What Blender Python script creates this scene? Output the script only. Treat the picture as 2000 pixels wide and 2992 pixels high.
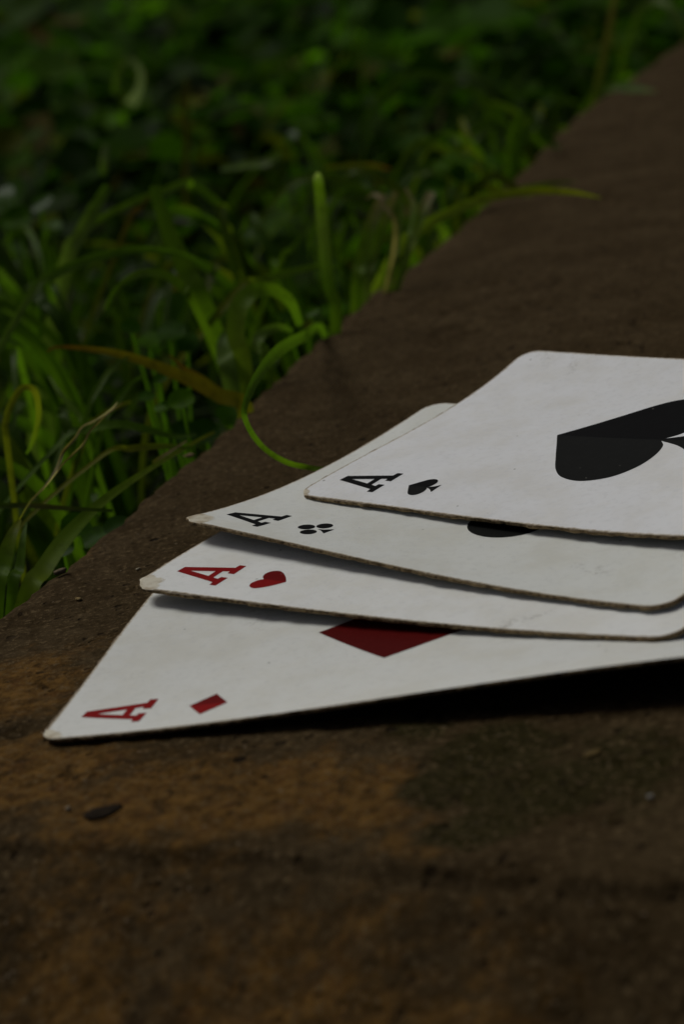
import bpy, math, random
import numpy as np
from mathutils import Vector, Matrix
from mathutils.geometry import delaunay_2d_cdt

for o in list(bpy.data.objects):
    bpy.data.objects.remove(o)
scene = bpy.context.scene
COL = scene.collection
K = 0.001                       # the geometry below is laid out in millimetres
rng = np.random.default_rng(11)
random.seed(5)

# ------------------------------------------------------------------ camera
CAM_POS = np.array([0.0, -377.6825, 104.4215])
CAM_FWD = np.array([0.0, 0.96383988, -0.26648206])
CAM_RIGHT = np.array([0.98516029, -0.04573814, -0.16543045])
CAM_UP = np.array([0.17163686, 0.26252754, 0.94953677])
FPX = 6972.3
cam_data = bpy.data.cameras.new('camera')
cam = bpy.data.objects.new('camera', cam_data)
COL.objects.link(cam)
m = Matrix.Identity(4)
for i in range(3):
    m[i][0], m[i][1], m[i][2], m[i][3] = CAM_RIGHT[i], CAM_UP[i], -CAM_FWD[i], CAM_POS[i] * K
cam.matrix_world = m
cam_data.sensor_fit = 'VERTICAL'
cam_data.sensor_height = 23.6
cam_data.sensor_width = 23.6 * 2000 / 2992
cam_data.lens = 23.6 * FPX / 2992
cam_data.clip_start = 0.01
cam_data.clip_end = 200
cam_data.dof.use_dof = True
cam_data.dof.focus_distance = 0.362
cam_data.dof.aperture_fstop = 55.06 / 3.1
scene.camera = cam

# ------------------------------------------------------------------ light
SUN_DIR = Vector((-0.48, 0.50, 0.86)).normalized()      # towards the sun: behind the cards, to the left
world = bpy.data.worlds.new('World')
scene.world = world
world.use_nodes = True
wn = world.node_tree.nodes
wl = world.node_tree.links
wn.clear()
sky = wn.new('ShaderNodeTexSky')
sky.sky_type = 'NISHITA'
sky.sun_disc = False
sky.sun_elevation = math.asin(SUN_DIR.z)
sky.sun_rotation = math.atan2(SUN_DIR.x, SUN_DIR.y)
sky.air_density = 0.75
sky.dust_density = 7.0
sky.ozone_density = 0.0
bg = wn.new('ShaderNodeBackground')
bg.inputs['Strength'].default_value = 0.05
wo = wn.new('ShaderNodeOutputWorld')
wl.new(sky.outputs[0], bg.inputs[0])
wl.new(bg.outputs[0], wo.inputs[0])
sd = bpy.data.lights.new('sun', 'SUN')
sd.energy = 3.0
sd.angle = math.radians(24)
sd.color = (0.985, 1.0, 0.95)
sun = bpy.data.objects.new('sun', sd)
COL.objects.link(sun)
sun.rotation_euler = SUN_DIR.to_track_quat('Z', 'Y').to_euler()
sun.location = (-0.5, 0.5, 1.0)
scene.view_settings.view_transform = 'Standard'
scene.view_settings.look = 'None'
scene.view_settings.gamma = 1.0
scene.view_settings.use_curve_mapping = False
scene.view_settings.exposure = -1.27


# ------------------------------------------------------------------ helpers
def ray(u, v):
    """direction through a point of the photograph (2000 x 2992)"""
    return CAM_FWD + (u - 1000) / FPX * CAM_RIGHT - (v - 1496) / FPX * CAM_UP


def at_z(u, v, z=0.0):
    d = ray(u, v)
    return CAM_POS + d * ((z - CAM_POS[2]) / d[2])


def at_y(u, v, y):
    d = ray(u, v)
    return CAM_POS + d * ((y - CAM_POS[1]) / d[1])


def mesh_obj(name, verts, faces, mats, parent=None, origin=None, smooth=True, fmat=None):
    v = np.asarray(verts, dtype=float)
    org = np.zeros(3) if origin is None else np.asarray(origin, dtype=float)
    me = bpy.data.meshes.new(name)
    me.from_pydata(((v - org) * K).tolist(), [], [tuple(int(i) for i in f) for f in faces])
    for mt in (mats if isinstance(mats, (list, tuple)) else [mats]):
        me.materials.append(mt)
    if fmat is not None:
        me.polygons.foreach_set('material_index', np.asarray(fmat, dtype=np.int32))
    if smooth:
        me.polygons.foreach_set('use_smooth', np.ones(len(me.polygons), dtype=bool))
    me.update()
    o = bpy.data.objects.new(name, me)
    COL.objects.link(o)
    if parent is not None:
        o.parent = parent
        po = np.array(parent.location) / K
        o.location = Vector((org - po) * K) if origin is not None else Vector(-po * K)
    elif origin is not None:
        o.location = Vector(org * K)
    return o


def tag(o, label=None, cat=None, group=None, kind=None):
    if label: o['label'] = label
    if cat: o['category'] = cat
    if group: o['group'] = group
    if kind: o['kind'] = kind
    return o


def empty(name, loc):
    o = bpy.data.objects.new(name, None)
    o.empty_display_size = 0.01
    o.location = Vector(np.asarray(loc, dtype=float) * K)
    COL.objects.link(o)
    return o


def attr_color(me, name, arr):
    a = me.attributes.new(name, 'FLOAT_COLOR', 'POINT')
    arr = np.asarray(arr, dtype=np.float32)
    if arr.shape[1] == 3:
        arr = np.concatenate([arr, np.ones((len(arr), 1), np.float32)], 1)
    a.data.foreach_set('color', arr.ravel())


def attr_float(me, name, arr):
    a = me.attributes.new(name, 'FLOAT', 'POINT')
    a.data.foreach_set('value', np.asarray(arr, dtype=np.float32))


_P = np.random.default_rng(3).random((256, 256))


def vnoise(x, y, scale, ox=0.0):
    """smooth value noise 0..1, feature size = scale"""
    x = np.asarray(x, float) / scale + 37.3 + ox
    y = np.asarray(y, float) / scale + 91.7 + ox * 1.7
    xi = np.floor(x).astype(int); yi = np.floor(y).astype(int)
    fx = x - xi; fy = y - yi
    fx = fx * fx * (3 - 2 * fx); fy = fy * fy * (3 - 2 * fy)
    g = lambda a, b: _P[a % 256, b % 256]
    return (g(xi, yi) * (1 - fx) + g(xi + 1, yi) * fx) * (1 - fy) + (g(xi, yi + 1) * (1 - fx) + g(xi + 1, yi + 1) * fx) * fy


def fbm(x, y, scale, octv=4, ox=0.0):
    s = 0; a = 1; t = 0
    for k in range(octv):
        s = s + a * vnoise(x, y, scale / 2 ** k, ox + k * 11.3)
        t += a; a *= 0.55
    return s / t


def smooth01(x, a, b):
    t = np.clip((np.asarray(x, float) - a) / (b - a), 0, 1)
    return t * t * (3 - 2 * t)


# ------------------------------------------------------------------ material helpers
class Mat:
    def __init__(self, name):
        self.m = bpy.data.materials.new(name)
        self.m.use_nodes = True
        self.n = self.m.node_tree.nodes
        self.l = self.m.node_tree.links
        self.n.clear()
        self.out = self.n.new('ShaderNodeOutputMaterial')

    def node(self, t, **kw):
        nd = self.n.new(t)
        for k, v in kw.items():
            setattr(nd, k, v)
        return nd

    def put(self, sock, val):
        if hasattr(val, 'is_linked') or isinstance(val, bpy.types.NodeSocket):
            self.l.new(val, sock)
        else:
            if isinstance(val, (tuple, list)) and len(val) == 3 and sock.type == 'RGBA':
                val = (*val, 1)
            sock.default_value = val

    def coord(self, which='Object'):
        return self.node('ShaderNodeTexCoord').outputs[which]

    def noise(self, scale, detail=4, rough=0.55, vec=None, out='Fac', dist=0.0):
        nd = self.node('ShaderNodeTexNoise')
        self.put(nd.inputs['Vector'], vec if vec is not None else self.coord())
        nd.inputs['Scale'].default_value = scale
        nd.inputs['Detail'].default_value = detail
        nd.inputs['Roughness'].default_value = rough
        nd.inputs['Distortion'].default_value = dist
        return nd.outputs[out]

    def vor(self, scale, vec=None, out='Distance'):
        nd = self.node('ShaderNodeTexVoronoi')
        self.put(nd.inputs['Vector'], vec if vec is not None else self.coord())
        nd.inputs['Scale'].default_value = scale
        return nd.outputs[out]

    def map(self, val, a, b, c=0.0, d=1.0):
        nd = self.node('ShaderNodeMapRange', interpolation_type='SMOOTHSTEP')
        self.put(nd.inputs[0], val)
        for i, x in enumerate((a, b, c, d)):
            nd.inputs[i + 1].default_value = x
        return nd.outputs[0]

    def math(self, op, a, b=0.0):
        nd = self.node('ShaderNodeMath', operation=op)
        self.put(nd.inputs[0], a)
        self.put(nd.inputs[1], b)
        return nd.outputs[0]

    def mix(self, fac, a, b, blend='MIX'):
        nd = self.node('ShaderNodeMix', data_type='RGBA', blend_type=blend)
        self.put(nd.inputs[0], fac)
        self.put(nd.inputs[6], a)
        self.put(nd.inputs[7], b)
        return nd.outputs[2]

    def attr(self, name, out='Fac'):
        nd = self.node('ShaderNodeAttribute', attribute_name=name)
        return nd.outputs[out]

    def bump(self, h, strength=0.5, dist=0.001, normal=None):
        nd = self.node('ShaderNodeBump')
        nd.inputs['Strength'].default_value = strength
        nd.inputs['Distance'].default_value = dist
        self.put(nd.inputs['Height'], h)
        if normal is not None:
            self.put(nd.inputs['Normal'], normal)
        return nd.outputs[0]

    def principled(self, color, rough=0.6, spec=0.5, normal=None, **kw):
        nd = self.node('ShaderNodeBsdfPrincipled')
        self.put(nd.inputs['Base Color'], color)
        self.put(nd.inputs['Roughness'], rough)
        self.put(nd.inputs['Specular IOR Level'], spec)
        if normal is not None:
            self.put(nd.inputs['Normal'], normal)
        for k, v in kw.items():
            self.put(nd.inputs[k], v)
        return nd

    def done(self, shader):
        self.l.new(shader, self.out.inputs['Surface'])
        return self.m


# ------------------------------------------------------------------ slab material
def mat_slab():
    M = Mat('weathered_stone')
    n1 = M.noise(60, 5, 0.6)
    n2 = M.noise(420, 7, 0.7)
    n3 = M.noise(2100, 4, 0.7)
    grain = M.noise(1100, 5, 0.75)
    base = M.mix(M.map(n1, 0.3, 0.7), (0.046, 0.029, 0.0115), (0.078, 0.053, 0.025))
    base = M.mix(M.map(n2, 0.40, 0.66, 0, 0.7), base, (0.026, 0.0165, 0.006))
    wob = M.math('MULTIPLY', M.math('SUBTRACT', M.noise(190, 7, 0.75), 0.5), 1.5)
    rf = M.math('ADD', M.attr('rust'), wob)
    rust = M.mix(M.map(M.noise(360, 7, 0.75), 0.32, 0.68), (0.054, 0.027, 0.006), (0.195, 0.102, 0.025))
    rust = M.mix(M.map(M.noise(170, 5, 0.7), 0.5, 0.7, 0, 0.7), rust, (0.085, 0.036, 0.012))
    rust = M.mix(M.map(M.noise(240, 6, 0.75), 0.55, 0.68, 0, 0.75), rust, (0.020, 0.013, 0.006))
    base = M.mix(M.map(rf, 0.35, 0.85, 0, 0.9), base, rust)
    mf = M.math('ADD', M.attr('moss'), M.math('MULTIPLY', M.math('SUBTRACT', M.noise(260, 7, 0.75), 0.5), 1.1))
    moss = M.mix(M.map(M.noise(700, 6, 0.75), 0.35, 0.65), (0.011, 0.011, 0.002), (0.036, 0.030, 0.009))
    base = M.mix(M.map(mf, 0.40, 0.68, 0, 0.85), base, moss)
    base = M.mix(M.map(grain, 0.53, 0.66, 0, 0.9), base, (0.145, 0.102, 0.052))
    base = M.mix(M.map(grain, 0.46, 0.30, 0, 0.85), base, (0.015, 0.009, 0.004))
    coarse = M.noise(230, 5, 0.7)
    base = M.mix(M.map(coarse, 0.56, 0.68, 0, 0.6), base, (0.020, 0.0125, 0.006))
    # pits: dark grains and the odd pale one
    v = M.vor(430)
    pick = M.noise(150, 2, 0.5)
    pit = M.math('MULTIPLY', M.map(v, 0.30, 0.16), M.map(pick, 0.53, 0.60))
    base = M.mix(M.math('MULTIPLY', pit, 0.6), base, (0.014, 0.009, 0.005))
    vb = M.vor(125)
    big = M.math('MULTIPLY', M.map(vb, 0.13, 0.07), M.map(M.noise(33, 3, 0.5), 0.46, 0.56))
    base = M.mix(M.math('MULTIPLY', big, 0.85), base, (0.009, 0.006, 0.004))
    v2 = M.vor(820)
    pick2 = M.noise(420, 2, 0.5)
    fl = M.math('MULTIPLY', M.map(v2, 0.25, 0.1), M.map(pick2, 0.61, 0.68))
    base = M.mix(M.math('MULTIPLY', fl, 0.7), base, (0.24, 0.19, 0.13))
    h = M.math('ADD', M.math('MULTIPLY', n2, 0.8), M.math('MULTIPLY', n3, 0.35))
    h = M.math('ADD', h, M.math('MULTIPLY', grain, 0.5))
    h = M.math('SUBTRACT', h, M.math('MULTIPLY', M.math('ADD', pit, M.math('MULTIPLY', big, 1.5)), 0.9))
    nrm = M.bump(h, 0.8, 0.0007)
    p = M.principled(base, M.map(n2, 0.3, 0.7, 0.8, 0.95), 0.03, nrm)
    return M.done(p.outputs[0])


def mat_soil():
    M = Mat('dark_soil')
    c = M.mix(M.map(M.noise(40, 5, 0.7), 0.3, 0.7), (0.006, 0.006, 0.003), (0.018, 0.015, 0.008))
    p = M.principled(c, 0.95, 0.1, M.bump(M.noise(120, 5, 0.7), 1.0, 0.01))
    return M.done(p.outputs[0])


def mat_leaf(name, rough=0.42, trans=0.4, veins=0.28, spec=0.16):
    """thin leaf: colour from the blade's own attribute, fine veins along it, some light through it"""
    M = Mat(name)
    col = M.attr('tint', 'Color')
    vein = M.math('ABSOLUTE', M.math('SINE', M.math('MULTIPLY', M.attr('across'), 28.0)))
    col = M.mix(M.map(vein, 0.0, 0.6, veins, 0.0), col, (0.14, 0.19, 0.012))
    col = M.mix(M.map(M.noise(300, 4, 0.6), 0.45, 0.8, 0, 0.5), col, (0.02, 0.035, 0.004))
    p = M.principled(col, rough, spec, M.bump(vein, 0.25 if veins else 0.0, 0.0003))
    t = M.node('ShaderNodeBsdfTranslucent')
    M.put(t.inputs[0], M.mix(1.0, col, (1.5, 1.7, 0.6), 'MULTIPLY'))
    mx = M.node('ShaderNodeMixShader')
    mx.inputs[0].default_value = trans
    M.l.new(p.outputs[0], mx.inputs[1])
    M.l.new(t.outputs[0], mx.inputs[2])
    return M.done(mx.outputs[0])


def mat_simple(name, color, rough=0.6, spec=0.4, noise_amt=0.3, scale=800):
    M = Mat(name)
    dark = tuple(c * (1 - noise_amt) for c in color)
    c = M.mix(M.map(M.noise(scale, 4, 0.6), 0.3, 0.7), dark, color)
    p = M.principled(c, rough, spec)
    return M.done(p.outputs[0])


# ------------------------------------------------------------------ card materials
def mat_card_face(name, white, seed):
    M = Mat(name)
    mp = M.node('ShaderNodeMapping')
    mp.inputs['Location'].default_value = (seed * 3.1, seed * 1.7, seed)
    M.l.new(M.coord(), mp.inputs['Vector'])
    vec = mp.outputs[0]
    blot = M.noise(95, 5, 0.65, vec)
    fine = M.noise(900, 4, 0.7, vec)
    c = M.mix(M.map(blot, 0.38, 0.7, 0, 0.8), white, tuple(w * f for w, f in zip(white, (0.90, 0.88, 0.83))))
    c = M.mix(M.map(fine, 0.48, 0.72, 0, 0.5), c, tuple(w * 0.83 for w in white))
    smear = M.math('MULTIPLY', M.map(M.noise(45, 4, 0.6, vec, dist=1.2), 0.58, 0.72), M.map(M.noise(1300, 3, 0.6, vec), 0.45, 0.65))
    c = M.mix(M.math('MULTIPLY', smear, 0.5), c, (0.33, 0.31, 0.27))
    v = M.vor(260, vec)
    spk = M.math('MULTIPLY', M.map(v, 0.085, 0.03), M.map(M.noise(130, 2, 0.5, vec), 0.55, 0.62))
    c = M.mix(M.math('MULTIPLY', spk, 0.75), c, (0.12, 0.11, 0.09))
    # worn rim: 'rim' holds the distance to the card's edge in mm
    jag = M.math('ADD', M.attr('rim'), M.math('MULTIPLY', M.math('SUBTRACT', M.noise(1500, 4, 0.7, vec), 0.5), 0.7))
    c = M.mix(M.map(jag, 0.62, 0.2, 0, 0.85), c, (0.50, 0.42, 0.28))
    c = M.mix(M.map(jag, 0.36, 0.05, 0, 0.92), c, (0.11, 0.07, 0.033))
    # bare, frayed paper where the print has peeled off the corner
    peel = M.math('ADD', M.attr('peel'), M.math('MULTIPLY', M.math('SUBTRACT', M.noise(700, 4, 0.7, vec), 0.5), 0.35))
    bare = M.mix(M.map(M.noise(420, 4, 0.6, vec), 0.35, 0.65), (0.46, 0.38, 0.26), (0.70, 0.65, 0.52))
    c = M.mix(M.map(peel, 0.46, 0.56, 0, 0.9), c, bare)
    nrm = M.bump(M.math('ADD', fine, M.math('MULTIPLY', M.map(peel, 0.46, 0.54), -1.5)), 0.3, 0.00008)
    nrm = M.bump(M.noise(55, 3, 0.5, vec), 0.5, 0.0011, nrm)
    p = M.principled(c, M.map(blot, 0.3, 0.7, 0.5, 0.62), 0.15, nrm)
    return M.done(p.outputs[0])


def mat_card_edge():
    M = Mat('grimy_card_edge')
    a = M.noise(500, 5, 0.7)
    b = M.noise(2600, 4, 0.7)
    c = M.mix(M.map(M.noise(1100, 4, 0.7), 0.35, 0.65), (0.06, 0.036, 0.015), (0.33, 0.24, 0.13))
    c = M.mix(M.map(b, 0.5, 0.75, 0, 0.8), c, (0.40, 0.32, 0.19))
    c = M.mix(M.map(b, 0.45, 0.25, 0, 0.8), c, (0.03, 0.018, 0.009))
    p = M.principled(c, 0.9, 0.15, M.bump(b, 1.0, 0.0003))
    return M.done(p.outputs[0])


def mat_ink(name, color, rough=0.5):
    M = Mat(name)
    f = M.noise(700, 5, 0.7)
    c = M.mix(M.map(f, 0.42, 0.8, 0, 0.35), color, tuple(x * 1.5 + 0.004 for x in color))
    v = M.vor(520)
    wear = M.math('MULTIPLY', M.map(v, 0.10, 0.04), M.map(M.noise(240, 2, 0.5), 0.58, 0.64))
    c = M.mix(M.math('MULTIPLY', wear, 0.35), c, (0.5, 0.47, 0.42))
    p = M.principled(c, rough, 0.03, M.bump(f, 0.2, 0.00006))
    return M.done(p.outputs[0])


SLAB = mat_slab()
SOIL = mat_soil()
LEAF = mat_leaf('grass_leaf', 0.4, 0.5, 0.3, 0.07)
BROAD = mat_leaf('broad_leaf', 0.55, 0.45, 0.0, 0.02)
BRIGHT = mat_leaf('translucent_leaf', 0.36, 0.62, 0.0, 0.08)  # weed leaves, letting more light through than the ground cover
EDGE = mat_card_edge()
RED_A = mat_ink('red_ink', (0.25, 0.007, 0.007))
RED_B = mat_ink('deep_red_ink', (0.15, 0.005, 0.005))
BLK_A = mat_ink('black_ink', (0.011, 0.0115, 0.0105))
BLK_B = mat_ink('deep_black_ink', (0.0045, 0.0045, 0.0045))
RED_C = mat_ink('dark_red_ink', (0.085, 0.0035, 0.003))
BACK = mat_simple('card_back', (0.30, 0.29, 0.27))

# ------------------------------------------------------------------ the slab
LEFT_EDGE = np.array([(-93, -86), (-76, -60), (-65, -39), (-55.1, -20.3), (-46, -1.8), (-43, 9.4), (-37.1, 26.5), (-29, 47.3),
                      (-22.7, 66.6), (-16.6, 88.3), (-8.1, 114.9), (0.3, 140.5), (9.5, 168.8), (18.3, 195.3), (27.6, 218.1),
                      (36.5, 243.9), (53.6, 297.2), (73.2, 355.3), (95.1, 425.7), (118.2, 499.6), (137, 544.9),
                      (179.3, 654.5), (265, 870), (400, 1190)], float)
E_DIR = np.array([0.858, -0.5136])        # along the slab's front edge
N_DIR = np.array([-0.5136, -0.858])       # out of its front face


def edge_x(y):
    return np.interp(y, LEFT_EDGE[:, 1], LEFT_EDGE[:, 0])


def build_slab():
    seg = np.linalg.norm(np.diff(LEFT_EDGE, axis=0), axis=1)
    arc = np.concatenate([[0], np.cumsum(seg)])
    bs = list(np.arange(0, 330, 1.6))
    st = 1.8
    while bs[-1] < arc[-1]:
        bs.append(bs[-1] + st); st *= 1.035
    bs = np.array(bs[:-1] + [arc[-1]])
    front = np.concatenate([[-110, -95, -80], -np.arange(68, 3.0, -2.0), [-3.0, -2.2, -1.6, -1.1, -0.6, -0.25]])   # outward offset of the front face
    fz = np.concatenate([[-150, -95, -68], -(2.4 + (np.arange(68, 3.0, -2.0) - 3) * 0.6), [-2.3, -2.15, -1.9, -1.45, -0.9, -0.55]])
    A = [-10, -8.5, -7, -5.5, -4.0, -2.6, -1.4, -0.5]
    az = [-75, -50, -33, -21, -12.5, -6.5, -2.9, -1.1]
    cols = list(np.arange(0, 215, 1.4)); st = 1.6
    while cols[-1] < 900:
        cols.append(cols[-1] + st); st *= 1.08
    a = np.concatenate([A, cols]); azv = np.concatenate([az, np.zeros(len(cols))])
    d = np.concatenate([[], cols])
    azv[len(A):] = -0.9 * np.exp(-d / 1.6)
    nb = len(front) + len(bs); na = len(a)
    X = np.zeros((nb, na)); Y = np.zeros((nb, na)); Z = np.zeros((nb, na))
    lx = np.interp(bs, arc, LEFT_EDGE[:, 0]); ly = np.interp(bs, arc, LEFT_EDGE[:, 1])
    for j in range(nb):
        if j < len(front):
            ox, oy = LEFT_EDGE[0] + N_DIR * (-front[j]); zb = fz[j]
        else:
            ox, oy = lx[j - len(front)], ly[j - len(front)]
            zb = -0.4 * math.exp(-(bs[j - len(front)]) / 1.2)
        X[j] = ox + a * E_DIR[0]; Y[j] = oy + a * E_DIR[1]
        Z[j] = azv + zb
    # uneven, chipped outline along the left and front edges
    near = np.exp(-np.clip(a, 0, None) / 9.0)[None, :]
    jit = (fbm(X, Y, 42, 4, 5.0) - 0.5) * 4 + (fbm(X, Y, 9, 3, 2.0) - 0.5) * 5.0
    X += jit * near
    fr = np.concatenate([np.ones(len(front)), np.exp(-bs / 8.0)])[:, None]
    jf = (fbm(X + 13, Y, 30, 4, 9.0) - 0.5) * 2.4 + (fbm(X, Y + 5, 5, 3, 4.0) - 0.5) * 1.2
    X += N_DIR[0] * jf * fr; Y += N_DIR[1] * jf * fr
    # relief
    top = smooth01(Z, -6, -0.6)
    rel = (fbm(X, Y, 40, 3) - 0.62) * 0.7 + (fbm(X, Y, 4.0, 4, 7.0) - 0.55) * 0.6
    pits = smooth01(vnoise(X, Y, 3.1, 21), 0.74, 0.92) * smooth01(vnoise(X, Y, 17, 4), 0.45, 0.7)
    rel = np.minimum(rel, 0.05) - pits * 0.9
    Z += rel * (0.35 + 0.65 * top)
    side = 1 - top
    Z += side * (fbm(X * 1.3, Y * 1.3 + Z * 0.6, 11, 4, 3.0) - 0.5) * 3.0
    # stains
    rust = np.zeros_like(X); moss = np.zeros_like(X)

    def blob(arr, u, v, r, s, w=1.0):
        p = at_z(u, v, 0)
        g = np.exp(-(((X - p[0]) / r) ** 2 + ((Y - p[1]) / s) ** 2))
        np.maximum(arr, g * w, out=arr)
    for q in [(60, 2000, 13, 17), (230, 1900, 9, 10, .55), (120, 2250, 16, 18), (420, 2330, 18, 16), (760, 2330, 19, 15), (1080, 2330, 13, 13), (1260, 2440, 8, 6),
              (40, 2700, 25, 25, .7), (700, 2750, 30, 22, .7), (1200, 2800, 24, 22, .6), (560, 1310, 5, 9, .5), (240, 1600, 7, 10, .5)]:
        blob(rust, *q)
    for q in [(1450, 2190, 11, 11), (1320, 2290, 8, 8), (1230, 2120, 6, 8, .8), (1600, 2300, 12, 12, .9), (1850, 2250, 14, 16, .8), (1400, 2420, 9, 6, .9)]:
        blob(moss, *q)
    fz_ = (fbm(X, Y, 9, 4, 6.0) - 0.5) * 0.5
    moss = np.clip(moss + fz_, 0, 1)
    rust = np.clip(rust + fz_ * 0.8, 0, 1) * (1 - smooth01(moss, 0.42, 0.55) * 0.8)
    verts = np.stack([X.ravel(), Y.ravel(), Z.ravel()], 1)
    idx = np.arange(nb * na).reshape(nb, na)
    faces = np.stack([idx[:-1, :-1], idx[:-1, 1:], idx[1:, 1:], idx[1:, :-1]], -1).reshape(-1, 4)
    o = mesh_obj('stone_slab', verts, faces, SLAB)
    attr_float(o.data, 'rust', rust.ravel())
    attr_float(o.data, 'moss', moss.ravel())
    tag(o, 'dark brown weathered stone slab with rust stains and a rough edge', None, None, 'structure')
    return o


slab = build_slab()

GROUND_Z = -66.0


def build_ground():
    xs = np.concatenate([np.linspace(-20000, -1500, 8), np.linspace(-1300, 1300, 60), np.linspace(1500, 20000, 8)])
    ys = np.concatenate([np.linspace(-3000, -500, 5), np.linspace(-420, 3000, 80), np.linspace(3300, 30000, 12)])
    X, Y = np.meshgrid(xs, ys)
    Z = GROUND_Z + (fbm(X, Y, 160, 4, 2.0) - 0.5) * 26 + (fbm(X, Y, 900, 2, 8.0) - 0.5) * 40 * smooth01(Y, 500, 1500)
    idx = np.arange(X.size).reshape(X.shape)
    faces = np.stack([idx[:-1, :-1], idx[:-1, 1:], idx[1:, 1:], idx[1:, :-1]], -1).reshape(-1, 4)
    o = mesh_obj('ground', np.stack([X.ravel(), Y.ravel(), Z.ravel()], 1), faces, SOIL)
    tag(o, 'dark soil under the grass beside the slab', None, None, 'structure')


build_ground()


def ground_z(x, y):
    return GROUND_Z + (fbm(x, y, 160, 4, 2.0) - 0.5) * 26 + (fbm(x, y, 900, 2, 8.0) - 0.5) * 40 * smooth01(y, 500, 1500)


# ------------------------------------------------------------------ playing cards
CW, CL, CR, CT = 63.0, 88.0, 3.6, 0.54


class CardShape:
    """bent sheet: s runs along the short edge, t along the long edge, from the index corner"""
    def __init__(self, cp):
        self.cp = np.array(cp)

    def __call__(self, s, t, off=0.0):
        s = np.asarray(s, float); t = np.asarray(t, float)
        cp = self.cp
        def zf(s, t):
            a, b = (s - 30) / 40, (t - 40) / 40
            c = cp[3:]
            return c[0] + c[1] * a + c[2] * b + c[3] * a * a + c[4] * a * b + c[5] * b * b + c[6] * a ** 3 + c[7] * a * a * b + c[8] * a * b * b + c[9] * b ** 3
        z = zf(s, t)
        co, si = math.cos(cp[2]), math.sin(cp[2])
        x = cp[0] + co * t - si * s
        y = cp[1] + si * t + co * s
        P = np.stack([x, y, z], -1)
        if np.any(off):
            zs = (zf(s + .1, t) - zf(s - .1, t)) / .2
            zt = (zf(s, t + .1) - zf(s, t - .1)) / .2
            n = np.stack([-(co * zt - si * zs), -(si * zt + co * zs), np.ones_like(zs)], -1)
            n /= np.linalg.norm(n, axis=-1, keepdims=True)
            P = P + n * (np.asarray(off)[..., None] if np.ndim(off) else off)
        return P


def round_rect(n_corner=14, step=0.45):
    pts = []
    def arc(cx, cy, a0):
        for k in range(n_corner + 1):
            a = a0 + math.pi / 2 * k / n_corner
            pts.append((cx + CR * math.cos(a), cy + CR * math.sin(a)))
    def line(x0, y0, x1, y1):
        n = int(math.hypot(x1 - x0, y1 - y0) / step)
        for k in range(1, n):
            pts.append((x0 + (x1 - x0) * k / n, y0 + (y1 - y0) * k / n))
    arc(CW - CR, CL - CR, 0); line(CW - CR, CL, CR, CL)
    arc(CR, CL - CR, math.pi / 2); line(0, CL - CR, 0, CR)
    arc(CR, CR, math.pi); line(CR, 0, CW - CR, 0)
    arc(CW - CR, CR, 1.5 * math.pi); line(CW, CR, CW, CL - CR)
    return np.array(pts)


def rim_dist(s, t):
    qx = np.abs(s - CW / 2) - (CW / 2 - CR); qy = np.abs(t - CL / 2) - (CL / 2 - CR)
    return -(np.hypot(np.maximum(qx, 0), np.maximum(qy, 0)) + np.minimum(np.maximum(qx, qy), 0) - CR)


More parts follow.
